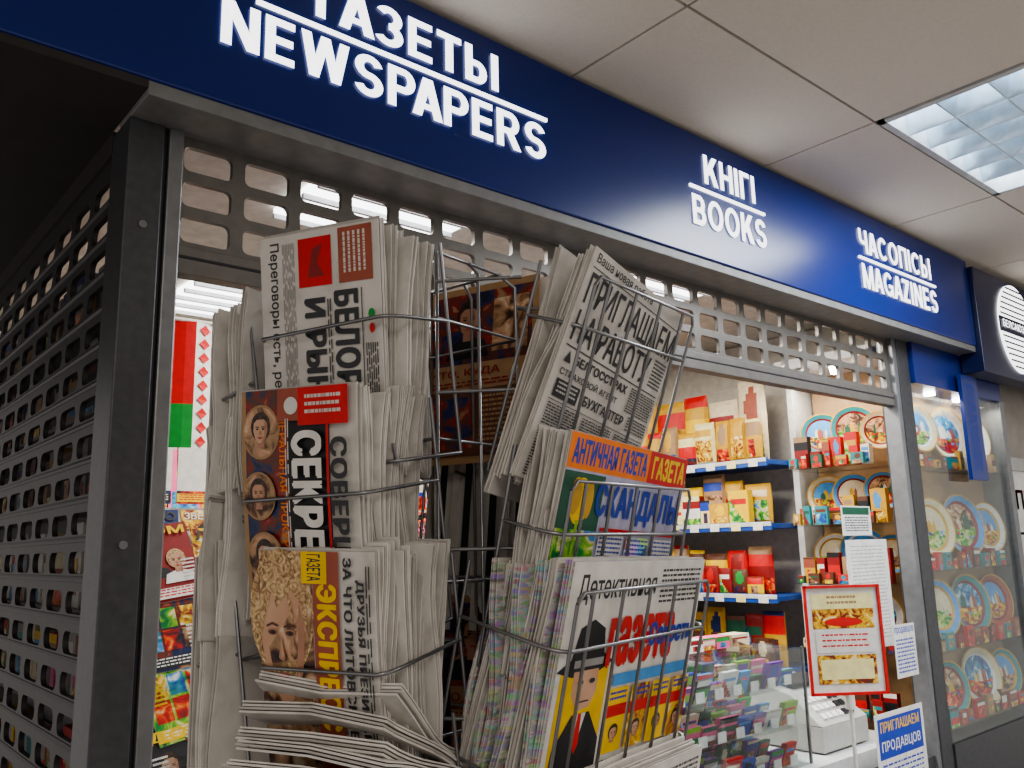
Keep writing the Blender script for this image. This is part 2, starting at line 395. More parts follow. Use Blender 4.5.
# ================================================================== ROOM
YS=1.38;YG=1.48;HC=2.78
sbox('floor',(-3,-3.5,-.1),(7,4.6,0),'floor_tile')
xs=[-2.87+.86*i for i in range(12)];ys=[1.89-.86*i for i in range(7)]
q=MB();g=.004
for i in range(len(xs)-1):
    for j in range(len(ys)-1):
        x0,x1,y1,y0=xs[i],xs[i+1],ys[j],ys[j+1]
        if abs(x0-2.29)<.05 and abs(y1-1.03)<.05: continue
        q.box((x0+g,y0+g,HC),(x1-g,y1-g,HC+.02),'ceiling_tile')
q.box((xs[0],ys[-1],HC+.012),(2.29,1.89,HC+.03),'ceiling_gap')
q.box((3.15,ys[-1],HC+.012),(xs[-1],1.89,HC+.03),'ceiling_gap')
q.box((2.29,1.03,HC+.012),(3.15,1.89,HC+.03),'ceiling_gap')
q.box((2.29,ys[-1],HC+.012),(3.15,.17,HC+.03),'ceiling_gap')
q.build('ceiling')
tr=empty('ceiling_light')
q=MB();X0,X1,Y0,Y1=2.295,3.145,.175,1.025
q.box((X0,Y0,HC+.10),(X1,Y1,HC+.12),'troffer_glow')
for a,b in (((X0,Y0,HC-.004),(X0+.02,Y1,HC+.1)),((X1-.02,Y0,HC-.004),(X1,Y1,HC+.1)),((X0,Y0,HC-.004),(X1,Y0+.02,HC+.1)),((X0,Y1-.02,HC-.004),(X1,Y1,HC+.1))): q.box(a,b,'shelf_white')
q.build('light_body',tr)
q=MB();nl=6
for i in range(1,nl):
    x=X0+.02+(X1-X0-.04)*i/nl
    q.add([(x-.002,Y0,HC-.002),(x-.002,Y1,HC-.002),(x-.022,Y1,HC+.07),(x-.022,Y0,HC+.07),(x+.002,Y0,HC-.002),(x+.002,Y1,HC-.002),(x+.022,Y1,HC+.07),(x+.022,Y0,HC+.07)],[(0,1,2,3),(4,7,6,5),(0,4,5,1)],'louver')
    y=Y0+.02+(Y1-Y0-.04)*i/nl
    q.add([(X0,y-.002,HC-.001),(X1,y-.002,HC-.001),(X1,y-.022,HC+.07),(X0,y-.022,HC+.07),(X0,y+.002,HC-.001),(X1,y+.002,HC-.001),(X1,y+.022,HC+.07),(X0,y+.022,HC+.07)],[(0,3,2,1),(4,5,6,7),(0,1,5,4)],'louver')
q.build('louver_grid',tr)
# ================================================================== KIOSK
kiosk=empty('newsstand_kiosk')
q=MB()
q.box((-1.6,YS,2.39),(3.78,YG+.02,2.765),'sign_blue')
q.build('sign_fascia',kiosk,.004)
q=MB()
q.box((.40,YS+.006,2.365),(3.78,YG+.06,2.395),'housing_grey')
q.build('shutter_housing',kiosk,.002)
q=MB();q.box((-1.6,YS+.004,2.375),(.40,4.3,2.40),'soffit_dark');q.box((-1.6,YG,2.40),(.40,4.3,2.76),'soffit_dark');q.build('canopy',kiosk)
q=MB()
q.box((.40,YG,0),(.462,YG+.10,2.366),'post_metal')
q.box((.462,YG+.008,0),(.470,YG+.06,2.366),'plastic_dark')
q.box((.470,YG,0),(.497,YG+.06,2.366),'rail_metal')
q.build('corner_post',kiosk,.003)
q=MB()
for z in (1.62,2.17,1.1):
    q.cyl((.432,YG-.003,z),(.432,YG+.002,z),.007,'rail_metal')
q.build('post_screw',kiosk)
q=MB()
q.box((3.22,YG,0),(3.25,YG+.06,2.366),'rail_metal');q.box((3.25,YG-.004,0),(3.34,YG+.08,2.366),'post_metal')
q.build('end_post',kiosk,.003)
holes=[];W=3.22-.497;H=.215
for r_ in range(3):
    z0=.012+r_*.069
    x=.008
    while x+.10<W:
        holes.append((x,z0,x+.093,z0+.048));x+=.118
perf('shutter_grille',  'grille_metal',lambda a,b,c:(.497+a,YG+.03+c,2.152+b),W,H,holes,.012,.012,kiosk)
q=MB();q.box((.497,YG+.014,2.10),(3.22,YG+.05,2.152),'grille_metal');q.box((.497,YG+.012,2.128),(3.22,YG+.016,2.134),'plastic_dark');q.build('shutter_bottom_rail',kiosk,.003)
holes=[];W=2.7;H=1.46
for r_ in range(21):
    z0=.014+r_*.068
    x=.015
    while x+.11<W:
        holes.append((x,z0,x+.112,z0+.038));x+=.140
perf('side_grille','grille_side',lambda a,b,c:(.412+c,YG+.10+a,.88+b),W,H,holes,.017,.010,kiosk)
q=MB()
for r_ in range(21):
    q.cyl((.410,YG+.10,.885+r_*.068),(.410,YG+2.78,.885+r_*.068),.0065,'grille_side',8)
q.build('side_slat_hinges',kiosk)
q=MB();q.box((.40,YG+.10,2.33),(.44,4.2,2.376),'soffit_dark');q.box((.40,YG+.10,0),(.44,4.2,.88),'post_metal');q.build('side_frame',kiosk)
q=MB()
q.box((.497,YG+.01,0),(3.22,YG+.06,.84),'post_metal')
q.build('sill_panel',kiosk)
sbox('wall_back',(.40,4.2,0),(3.7,4.25,2.58),'wall_int')
sbox('wall_right',(3.64,1.60,0),(3.70,4.2,2.58),'wall_int')
q=MB();q.box((.45,YG+.08,2.585),(3.7,4.2,2.62),'wall_int');q.build('interior_ceiling',kiosk)
il=empty('interior_lamp_and_fill')
q=MB()
for (x0,y0,x1,y1) in ((1.05,2.85,1.5,3.35),(2.0,2.85,2.45,3.35),(1.0,1.75,1.5,2.2),(2.2,1.75,2.7,2.2)):  # first panel is the ceiling fixture; the rest are added to brighten the interior
    q.box((x0,y0,2.565),(x1,y1,2.58),'panel_glow')
    for i in range(6):
        y=y0+(y1-y0)*i/5
        q.box((x0,y-.006,2.55),(x1,y+.006,2.565),'shelf_white')
q.build('lamp_and_fill_panels',il)
def sign(name,s,x0,z0,x1,z1,m='letter_white',y=YS,parent=kiosk,font=grot):
    vs,fs=font(s)
    mb=MB();mb.add([(x0+(x1-x0)*a,y-.004,z0+(z1-z0)*b) for a,b,c in vs],fs,m);return mb.build(name,parent)
sign('lettering_newspapers','NEWSPAPERS',.515,2.503,1.31,2.594)
sign('lettering_newspapers_by','ГАЗЕТЫ',.70,2.633,1.165,2.724)
sign('lettering_books','BOOKS',1.87,2.483,2.235,2.574)
sign('lettering_books_by','КНІГІ',1.935,2.620,2.190,2.710)
sign('lettering_magazines','MAGAZINES',2.83,2.473,3.43,2.564)
sign('lettering_magazines_by','ЧАСОПІСЫ',2.83,2.606,3.40,2.695)
q=MB()
for a,b,z in ((.58,1.315,2.612),(1.865,2.235,2.597),(2.82,3.43,2.585)): q.box((a,YS-.006,z-.004),(b,YS,z+.004),'letter_white')
q.build('lettering_rules',kiosk)
# ================================================================== neighbour unit at right
nb=empty('display_window_unit')
q=MB()
q.box((3.345,YG-.02,2.20),(4.20,YG+.1,2.366),'sign_blue');q.build('lower_fascia',nb,.003)
q=MB()
q.box((3.345,YG+.095,.5),(4.20,YG+.103,2.2),'tan');q.box((4.17,YG-.02,0),(4.22,YG+.1,2.2),'rail_metal');q.box((3.345,YG-.01,0),(4.17,YG+.1,.86),'post_metal')
for z in (.90,1.17,1.47,1.87): q.box((3.36,YG+.01,z),(4.17,YG+.095,z+.008),'glass')
q.build('window_frame',nb)
sbox('window_pane',(3.345,YG-.006,.86),(4.17,YG-.002,2.2),'glass',nb)
nf=empty('neighbour_signboard')
q=MB();q.box((3.785,1.36,2.28),(5.6,1.455,2.74),'sign_navy');q.build('neighbour_fascia',nf,.004)
q=MB()
cx,cz,rr=4.20,2.52,.205
q.cyl((cx,1.36,cz),(cx,1.352,cz),rr,'letter_white',40)
q.build('round_sign',nf)
q=MB()
for k in range(-7,8):
    z=cz+k*.026
    hw=math.sqrt(max(0,rr*rr-(z-cz)**2))*.94
    if abs(k)<2: continue
    q.box((cx-hw,1.349,z-.0035),(cx+hw,1.353,z+.0035),'sign_navy')
q.box((cx-rr*1.02,1.348,cz-.034),(cx+rr*1.02,1.353,cz+.034),'sign_navy')
q.build('round_sign_stripes',nf)
sign('round_sign_text','БЕЛСАЮЗДРУК',cx-.19,cz-.02,cx+.19,cz+.02,y=1.348,parent=nf,font=lambda s:text2d(s,.01))
q=MB();q.box((3.70,1.43,1.83),(3.86,1.445,2.27),'sign_blue')
PG=Page(q,lambda u,v,d:V((3.70+.16*u,1.4295-d,2.27-.44*v)))
PG.lines(.2,.08,.8,.92,7,'blue',rot=True,fill=.3)
q.build('blade_sign',nb)
q=MB()
q.box((4.23,1.50,0),(4.30,1.56,2.05),'plastic_grey');q.box((4.30,1.51,0),(5.2,1.55,1.90),'white');q.box((4.23,1.50,1.90),(5.3,1.56,1.96),'plastic_grey')
q.cyl((4.34,1.46,1.45),(4.34,1.46,1.62),.008,'plastic_dark');q.cyl((4.34,1.46,1.46),(4.34,1.51,1.46),.006,'plastic_dark');q.cyl((4.34,1.46,1.61),(4.34,1.51,1.61),.006,'plastic_dark')
vs,fs=text2d('ПН',.03);q.add([(4.36+.2*a,1.508,1.72+.09*b) for a,b,_ in vs],fs,'red')
q.build('door_1')
q=MB();q.box((4.23,1.57,0),(6.5,1.66,2.78),'wall_paint');q.build('wall_hall')
# ================================================================== plates
def plate(mb,Cn,T,U,N,r,rnd):
    n=28
    base=rnd.choice(['white','cream','sky','white','teal','brick']);sc=rnd.sample(['sky','green','brown','gold','blue','darkgreen','brick','red'],3)
    def ring(rad,hh): return [Cn+T*(r*rad*math.cos(a))+U*(r*rad*math.sin(a))+N*(r*hh) for a in [2*math.pi*i/n for i in range(n)]]
    for (r0,h0),(r1,h1),m in (((.70,0),(.78,.05),rnd.choice(['gold','white','darkred'])),((.78,.05),(.95,.13),base),((.95,.13),(1,.14),'gold'),((1,.14),(.98,.10),base)):
        mb.add(ring(r0,h0)+ring(r1,h1),[(i,(i+1)%n,n+(i+1)%n,n+i) for i in range(n)],m)
    mb.add(ring(.70,0),[tuple(range(n))],rnd.choice(['sky','ph_cool','ph_warm','cream']))
    def pt(x,y,h=.006): return Cn+T*(r*x)+U*(r*y)+N*(h*r+.0004)
    mb.add([pt(.68*math.cos(t),.68*math.sin(t)) for t in [math.radians(180+i*15+6) for i in range(12)]],[tuple(range(12))],rnd.choice(['ph_green','ph_warm','ph_red','ph_gold']))
    for k in range(5):
        x=rnd.uniform(-.4,.25);w=rnd.uniform(.1,.25);h=rnd.uniform(.12,.38)
        mb.add([pt(x,-.15,.012+k*.003),pt(x+w,-.15,.012+k*.003),pt(x+w,-.15+h,.012+k*.003),pt(x+w/2,h+.0,.012+k*.003),pt(x,-.15+h,.012+k*.003)],[(0,1,2,3,4)],rnd.choice(['white','brick','gold','cream','darkgreen']))
    for k in range(8):
        x=rnd.uniform(-.5,.5);y=rnd.uniform(-.42,-.15);s=.09
        mb.add([pt(x+s*math.cos(t),y+s*.6*math.sin(t),.03+.001*k) for t in [i*math.pi/3 for i in range(6)]],[tuple(range(6))],rnd.choice(sc+['lime','red']))
rnd=random.Random(3)
q=MB()
for x,z,r in ((3.50,2.04,.10),(3.76,2.03,.12),(4.04,2.03,.10),(3.52,1.64,.12),(3.80,1.65,.13),(4.06,1.64,.11),(3.50,1.33,.11),(3.78,1.33,.12),(4.04,1.33,.11),(3.52,1.03,.10),(3.80,1.04,.12),(4.05,1.03,.1)):
    plate(q,V((x,YG+.062,z)),V((.97,-.24,0)),V((0,.12,.99)),V((-.24,-.97,.1)),r,rnd)
for z in (1.878,1.478,1.178,.908):
    row(q,V((3.37,YG+.03,z)),V((1,0,0)),Z,V((0,-1,0)),.79,(.03,.08),(.03,.07),.02,['brick','darkred','brown','gold','white','teal','red','tan'],0,rnd,gap=.03,nx=5,ny=6)
q.build('souvenir_plate')
# ---------------- interior right: goods shelving + glass cabinet on wall x=3.6, facing -X
sh=empty('goods_shelf')
q=MB()
T=V((0,-1,0));N=V((-1,0,0));Ysh=2.12
q.box((3.60,Ysh,.2),(3.63,3.95,2.36),'wall_int')
for z in (1.06,1.37,1.68,1.96):
    q.box((3.30,Ysh,z-.022),(3.60,3.95,z),'shelf_blue');q.box((3.288,Ysh,z-.03),(3.30,3.95,z+.008),'shelf_blue')
    q.box((3.284,Ysh,z-.012),(3.289,3.95,z+.006),'shelf_white')
    for k in range(15): q.box((3.281,Ysh+.04+.115*k,z-.03),(3.285,Ysh+.09+.115*k,z+.004),('white','paleyellow','white')[k%3])
q.box((3.46,2.07,.2),(3.62,2.10,2.42),'shelf_white')
q.build('shelf_frame',sh,.002)
q=MB();rnd=random.Random(12)
L_=1.78
row(q,V((3.42,3.92,1.962)),T,Z,N,L_,(.30,.38),(.13,.19),.05,['red','yellow','darkred','gold','brick','tan','gold','cream'],.03,rnd,gap=.001)
row(q,V((3.36,3.92,1.962)),T,Z,N,L_,(.13,.22),(.08,.13),.05,['yellow','red','gold','gold','paleyellow','tan'],.025,rnd,gap=.001)
row(q,V((3.42,3.92,1.682)),T,Z,N,L_,(.17,.25),(.09,.14),.05,['yellow','green','white','blue','gold','cream','tan'],.025,rnd,gap=.001)
row(q,V((3.34,3.92,1.682)),T,Z,N,L_,(.07,.16),(.05,.11),.04,['red','yellow','blue','white','darkred','gold','paleyellow','black'],.0,rnd,gap=.001)
row(q,V((3.42,3.92,1.372)),T,Z,N,L_,(.17,.25),(.09,.14),.05,['darkred','brown','red','gold','tan','yellow'],.025,rnd,gap=.001)
row(q,V((3.34,3.92,1.372)),T,Z,N,L_,(.07,.16),(.05,.09),.04,['red','gold','green','yellow','darkred','brown','white'],.012,rnd,gap=.001)
row(q,V((3.42,3.92,1.062)),T,Z,N,L_,(.18,.26),(.08,.11),.05,['brown','darkgreen','red','gold','darkred','navy'],.012,rnd,gap=.001)
row(q,V((3.34,3.92,1.062)),T,Z,N,L_,(.09,.15),(.05,.08),.04,['darkgreen','brown','gold','red','cream'],.0,rnd,gap=.001)
row(q,V((3.33,3.92,.80)),T,Z,N,L_,(.1,.2),(.06,.1),.05,PAL,.0,rnd)
q.build('snack_bags',sh)
cab=empty('glass_cabinet')
q=MB()
q.box((3.60,1.62,.6),(3.63,2.05,2.36),'tan')
for z in (.9,1.16,1.42,1.66,1.90): q.box((3.32,1.62,z),(3.60,2.05,z+.006),'glass')
q.box((3.30,1.62,2.34),(3.62,2.05,2.38),'shelf_white')
q.build('cabinet_frame',cab)
q=MB()
rnd=random.Random(5)
Np=V((-.86,-.5,.1)).normalized();Tp=V((.5,-.86,0)).normalized();Up=Np.cross(Tp);Up=Up if Up.z>0 else -Up
for x,y,z,r in ((3.50,1.96,2.06,.095),(3.50,1.81,2.07,.10),(3.50,1.70,2.05,.08),(3.52,1.97,1.79,.09),(3.50,1.84,1.79,.09),(3.5,1.71,1.80,.08),(3.52,1.96,1.54,.09),(3.5,1.82,1.55,.10),(3.5,1.70,1.54,.08),(3.5,1.96,1.29,.09),(3.5,1.79,1.29,.1),(3.5,1.93,1.03,.1)):
    plate(q,V((x,y,z)),Tp,Up,Np,r,rnd)
for z in (1.906,1.666,1.426,1.166,.906):
    row(q,V((3.40,2.03,z)),T,Z,N,.40,(.06,.14),(.03,.07),.03,['red','darkred','brown','brick','sky','white','gold','tan','black'],0,rnd,gap=.012)
    row(q,V((3.34,2.03,z)),T,Z,N,.40,(.03,.08),(.02,.06),.02,['red','darkred','brown','darkgreen','teal','cream','gold'],0,rnd,gap=.02)
q.build('cabinet_souvenirs',cab)
q=MB()
for y in (1.95,1.80): q.cyl((3.36,y,2.338),(3.36,y,2.325),.03,'rail_metal',16);q.cyl((3.36,y,2.325),(3.36,y,2.295),.022,'lamp_glow',16,.016)
q.build('cabinet_downlight',cab)
q=MB();q.cyl((3.62,1.53,2.198),(3.62,1.53,2.185),.022,'lamp_glow',16);q.cyl((3.90,1.53,2.198),(3.90,1.53,2.185),.022,'lamp_glow',16);q.build('window_downlight',nb)
def ysheet(name,x0,x1,z0,z1,y,draw,parent=None,m='white'):
    mb=MB();fn=lambda u,v,d:V((x0+(x1-x0)*u,y-d,z1+(z0-z1)*v))
    mb.box((x0,y,z0),(x1,y+.001,z1),m);draw(Page(mb,fn));return mb.build(name,parent)
def dnotice(P):
    P.lines(.1,.06,.9,.94,26,'papergrey',fill=.22)
ysheet('paper_notice',2.87,3.17,1.22,1.60,1.56,dnotice)
def dsmall(P):
    P.rect(.05,.05,.95,.3,'darkgreen');P.lines(.1,.38,.9,.9,6)
ysheet('price_card',2.86,3.07,1.615,1.72,1.56,dsmall)
def djob(P):
    P.rect(.05,.06,.95,.52,'blue');P.text('ПРИГЛАШАЕМ',.10,.10,.90,.22,'yellow');P.text('ПРОДАВЦОВ',.10,.32,.90,.46,'white');P.lines(.08,.58,.92,.95,6,'blue',fill=.35)
ysheet('job_poster',2.76,3.10,.77,1.04,1.46,djob)
def dside(P):
    P.text('продавцов',.05,.05,.95,.2,'blue');P.lines(.08,.28,.92,.95,9,'blue')
ysheet('staff_notice',3.03,3.19,1.12,1.30,1.50,dside)
st=empty('notice_stand')
q=MB();Cn=V((2.46,1.37,1.31));T_=V((.80,-.60,0));N_=V((-.60,-.80,0));w,h=.235,.315
O=Cn-T_*(w/2)-Z*(h/2)
q.obox(O,T_,Z,N_,w,h,.006,'white')
for a,b,ww,hh in ((0,0,w,.008),(0,h-.008,w,.008),(0,0,.008,h),(w-.008,0,.008,h)): q.obox(O+T_*a+Z*b+N_*.004,T_,Z,N_,ww,hh,.008,'red')
P=Page(q,lambda u,v,d:O+T_*(u*w)+Z*(h*(1-v))+N_*(.0065+d))
P.rect(.1,.08,.9,.40,'ph_gold');P.rect(.1,.08,.9,.22,'paleyellow');P.lines(.3,.1,.7,.2,2,'tan');P.ell(.5,.34,.25,.04,'red')
P.rect(.12,.42,.88,.62,'paper3');P.lines(.2,.45,.8,.6,3,'red',fill=.3);P.rect(.12,.64,.88,.9,'ph_gold');P.rect(.16,.68,.84,.86,'paleyellow')
q.build('frame',st)
q=MB();q.cyl(Cn-Z*(h/2)-Z*.285,Cn-Z*(h/2),.006,'white');q.cyl(Cn-Z*(h/2+.04),Cn-Z*(h/2),.014,'white');q.cyl(Cn-Z*(h/2+.294),Cn-Z*(h/2+.28),.05,'plastic_grey',24)
q.build('clip_pole',st)
ct=empty('sales_counter')
q=MB();q.box((1.7,1.30,.81),(2.62,1.48,.858),'plastic_dark');q.box((1.75,1.40,0),(2.58,1.475,.81),'post_metal');q.build('counter_ledge',ct,.004)
ck=empty('shop_counter')
q=MB();q.box((1.7,1.56,.84),(3.2,2.0,.90),'shelf_white');q.box((1.72,1.58,0),(3.18,1.98,.84),'plastic_grey');q.build('counter_top',ck)
gs=empty('confectionery_showcase')
q=MB();A=V((1.75,1.60,.902));Wd=.85
for z in (.0,.12,.24): q.box((A.x,A.y,A.z+z),(A.x+Wd,A.y+.28,A.z+z+.005),'glass')
q.box((A.x,A.y-.002,A.z),(A.x+Wd,A.y,A.z+.36),'glass')
for x in (0,Wd): 
    q.box((A.x+x-.004,A.y-.004,A.z),(A.x+x+.004,A.y+.004,A.z+.36),'rail_metal')
q.box((A.x,A.y-.004,A.z+.355),(A.x+Wd,A.y+.28,A.z+.362),'glass')
q.build('showcase_glass',gs)
q=MB();rnd=random.Random(8)
for z in (.005,.125,.245):
    for y in (.05,.15,.24):
        row(q,A+V((.01,y,z)),V((1,0,0)),Z,V((0,-1,0)),Wd-.02,(.05,.085),(.05,.09),.02,['white','sky','green','white','red','blue','pink','lime','cream','darkgreen','black','purple'],0,rnd,tilt=-.35,nx=8,ny=8)
    for k in range(9): q.box((A.x+.02+.09*k,A.y+.004,A.z+z+.005),(A.x+.06+.09*k,A.y+.006,A.z+z+.035),'white')
row(q,A+V((.02,.2,.364)),V((1,0,0)),Z,V((0,-1,0)),Wd-.05,(.03,.06),(.05,.1),.06,['white','pink','darkred','cream','green'],0,rnd)
q.build('candy_packs',gs)
cr=empty('cash_register')
q=MB();q.box((2.72,1.62,.905),(3.02,1.92,.99),'plastic_grey');q.add([(2.72,1.62,.99),(3.02,1.62,.99),(3.02,1.92,.99),(2.72,1.92,.99),(2.74,1.74,1.08),(3.0,1.74,1.08),(3.0,1.9,1.12),(2.74,1.9,1.12)],[(0,1,5,4),(1,2,6,5),(2,3,7,6),(3,0,4,7),(4,5,6,7)],'plastic_grey')
q.build('register_body',cr,.006)
q=MB()
for i in range(6):
    for j in range(3): q.obox(V((2.76+.035*i,1.64+.03*j,1.003+.0225*j)),V((1,0,0)),V((0,.8,.6)),V((0,-.6,.8)),.026,.022,.008,'white' if i<4 else 'plastic_dark')
q.obox(V((2.78,1.76,1.093)),V((1,0,0)),V((0,.95,.25)),V((0,-.25,.95)),.2,.08,.012,'plastic_dark')
q.build('register_keys',cr)
# ---------------- magazines behind window at left, flag, interior gondola
md=empty('magazine_display')
q=MB();rnd=random.Random(24)
for rI,z in enumerate((.98,1.11,1.24,1.37,1.50)):
    for k in range(7):
        x=.575+k*.138
        y=1.62+rI*.06
        roll=rnd.uniform(-.38,.38)
        if k==0: roll=-abs(roll)*.9
        fn=sheetmap(V((x,y+.10,z+.16)),(1,0),(0,-1),.13,.18,-.45,roll)
        stack(q,fn,2,.008,.003,('white','paper'),rnd)
        cover(q,fn,rnd)
    q.box((.57,y-.02,z-.03),(1.6,y+.10,z-.02),'glass')
q.box((.57,1.64,.85),(1.6,2.05,.95),'shelf_white')
q.build('magazine_covers',md)
fl=MB();fx0,fx1,fz0,fz1,fy=.62,.955,1.91,2.29,2.5
N0=12
def fw(x,z): return V((x,fy+.012*math.sin(x*40),z))
for i in range(N0):
    a=fx0+(fx1-fx0)*i/N0;b=fx0+(fx1-fx0)*(i+1)/N0
    if i<N0-2:
        zm=fz0+(fz1-fz0)*.34
        fl.add([fw(a,fz0),fw(b,fz0),fw(b,zm),fw(a,zm)],[(0,1,2,3)],'green')
        fl.add([fw(a,zm),fw(b,zm),fw(b,fz1),fw(a,fz1)],[(0,1,2,3)],'red')
    else:
        fl.add([fw(a,fz0),fw(b,fz0),fw(b,fz1),fw(a,fz1)],[(0,1,2,3)],'white')
for k in range(9):
    zc=fz0+.02+k*.042;xc=fx1-.028
    fl.add([fw(xc-.018,zc)-V((0,.003,0)),fw(xc,zc-.017)-V((0,.003,0)),fw(xc+.018,zc)-V((0,.003,0)),fw(xc,zc+.017)-V((0,.003,0))],[(0,1,2,3)],'red')
fl.cyl((fx0-.02,fy,fz1+.004),(fx1+.02,fy,fz1+.004),.006,'white')
fl.cyl((.8,fy,fz1),(.8,fy,2.58),.002,'white')
fl.build('hanging_flag')
gd=empty('press_gondola')
q=MB();rnd=random.Random(31)
q.box((.62,2.75,0),(3.0,2.80,1.75),'shelf_white')
for z in (.85,1.08,1.31,1.54):
    q.box((.62,2.58,z-.015),(3.0,2.75,z),'shelf_blue')
    for k in range(15):
        fn=sheetmap(V((.63+k*.158,2.68,z+.20)),(1,0),(0,-1),.15,.20,-.2,0)
        stack(q,fn,2,.01,.01,('white','paper'),rnd);cover(q,fn,rnd)
for k in range(15):
    fn=sheetmap(V((.63+k*.158,2.74,1.76+.20)),(1,0),(0,-1),.14,.20,-.1,0)
    if k%4!=3: cover(q,fn,rnd);q.obox(fn(0,1,-.004),V((1,0,0)),Z,V((0,1,0)),.14,.2,.003,'white')
q.build('gondola_stock',gd)
q=MB()
for z in (1.0,1.4,1.8):
    q.box((.8,4.0,z-.02),(3.2,4.19,z),'shelf_white')
    row(q,V((.85,4.1,z)),V((1,0,0)),Z,V((0,-1,0)),2.3,(.2,.3),(.1,.2),.05,PAL,0,rnd)
q.build('rear_shelf_stock')
sg=empty('side_display')
q=MB();rnd=random.Random(41)
Tn=V((0,-1,0));Nn=V((-1,0,0))
for k in range(7):
    z=.90+k*.2
    q.box((.47,1.62,z-.008),(.535,3.9,z),'grey')
    pal=['papergrey','paper2','cream','sky','red','tan','white','yellow','teal','brick','pink'] if k<4 else ['grey','papergrey','brown','tan','navy','black']  # darker goods in the upper rows paint in the dimmer light there
    row(q,V((.525,3.88,z)),Tn,Z,Nn,2.22,(.13,.18),(.06,.13),.03,pal,0,rnd,gap=.008,nx=6,ny=7)
q.box((.530,1.62,.6),(.538,3.9,2.25),'grey')
q.build('side_goods',sg)
# ================================================================== NEWSPAPER SPINNER RACK
rack=empty('newspaper_rack')
tL=(.324,-.946);nL=(-.946,-.324);tR=(.98,.2);nR=(.2,-.98)
W_=[]
def V3(t): return V((*t,0)).normalized()
def pocket(TL,t,n,w,h,thick,lean,verts=0,rise=.45):
    """wire basket around a paper stack"""
    fn=sheetmap(TL,t,n,w,h,lean)
    e=.012
    def ring(v):
        k=.03
        return [fn(-.05,v,-thick-.02),fn(-.05,v,e-k),fn(-.035,v,e-k*.3),fn(.01,v,e),fn(.99,v,e),fn(1.035,v,e-k*.3),fn(1.05,v,e-k),fn(1.05,v,-thick-.02)]
    for v in (rise,.86,1.03):
        if v!=.86 or verts: W_.append(ring(v))
    for k in range(verts):
        u=(k+.5)/verts
        W_.append([fn(u,rise-.22,e*.9),fn(u,1.0,e),fn(u,1.03,0),fn(u,1.03,-thick-.02)])
    if verts:
        W_.append([fn(0.,rise-.18,e),fn(0.03,rise-.22,e),fn(.97,rise-.22,e),fn(1.0,rise-.18,e)])
        for u in (-.0,1.0): W_.append([fn(u,rise-.18,e),fn(u,1.03,e)])
    else:
        for u in (.0,.33,.66,1.0): W_.append([fn(u,.96,e),fn(u,1.03,e*.8),fn(u,1.03,-thick-.02)])
    for u in (-.05,1.05): W_.append([fn(u,.1,-thick-.02),fn(u,1.03,-thick-.02)])
    return fn
def paper(name,TL,t,n,w,h,thick,lean,roll,ns,draw,mats=('newsprint','newsprint_w'),jit=.02,bow=0.,droop=0.,seed=1,verts=0,rise=.45,slump=0.,splay=.35,per=4,cage=True):
    if cage: pocket(TL,t,n,w,h,thick,lean,verts,rise)
    fn=sheetmap(TL,t,n,w,h,lean,roll,bow,droop)
    mb=MB();stack(mb,fn,ns,thick,jit,mats,random.Random(seed),slump=slump,splay=splay,per=per)
    if draw: draw(Page(mb,fn),mb,fn)
    return mb.build(name,rack)
r8=math.radians
def dL1(P,mb,fn):
    P.text('Переговоры есть, результата нет',.07,.03,.17,1.05,'ink',True,.015)
    P.lines(.20,.04,.31,.9,8,'papergrey',True)
    P.rect(.34,.03,.62,.24,'red');P.poly([(.42,.2),(.46,.08),(.55,.06),(.50,.14),(.56,.2)],'darkred')
    P.rect(.68,.01,.95,.24,'brick');P.lines(.72,.03,.92,.2,5,'paper',True)
    P.text('И РЫНОК',.38,.29,.56,.90,'ink',True,.05);P.text('БЕЛОРУССИЯ',.63,.27,.83,1.10,'ink',True,.05)
    P.ell(.93,.38,.025,.02,'green');P.ell(.93,.44,.02,.02,'red');P.lines(.88,.50,.98,.98,6,'ink',True);P.rect(.855,.27,.862,1,'ink');P.lines(.58,.3,.62,.9,2,'ink',True)
def dL2(P,mb,fn):
    P.rect(0,.0,.42,1,'ph_dark');P.rect(.42,.1,.78,1,'black');P.rect(.0,.0,.04,.98,'tan')
    P.text('ГЕНЕРАЛЬНАЯ ПРОКУРАТУРА',.345,.05,.41,.80,'orange',True)
    for cx,cy,r in ((.18,.17,.17),(.16,.43,.15),(.20,.68,.16)):
        P.ell(cx,cy,r*1.02,r*.66,'tan');P.ell(cx,cy,r*.94,r*.60,'ph_warm');P.face(cx,cy-.01,r*.55,.62,'ph_dhair','ph_skin')
    P.rect(.36,.0,.60,.13,'brick');P.rect(.54,.0,.96,.15,'red');P.lines(.6,.03,.9,.12,3,'paper');P.ell(.48,.07,.06,.035,'paper3')
    P.text('СЕКРЕТНО',.48,.17,.74,.95,'paper3',True,.06)
    P.text('СОВЕРШЕННО',.81,.20,.95,1.0,'ink',True,.05)
    P.rect(.78,.15,.80,1,'red');P.lines(.43,.12,.47,.95,2,'paper',True)
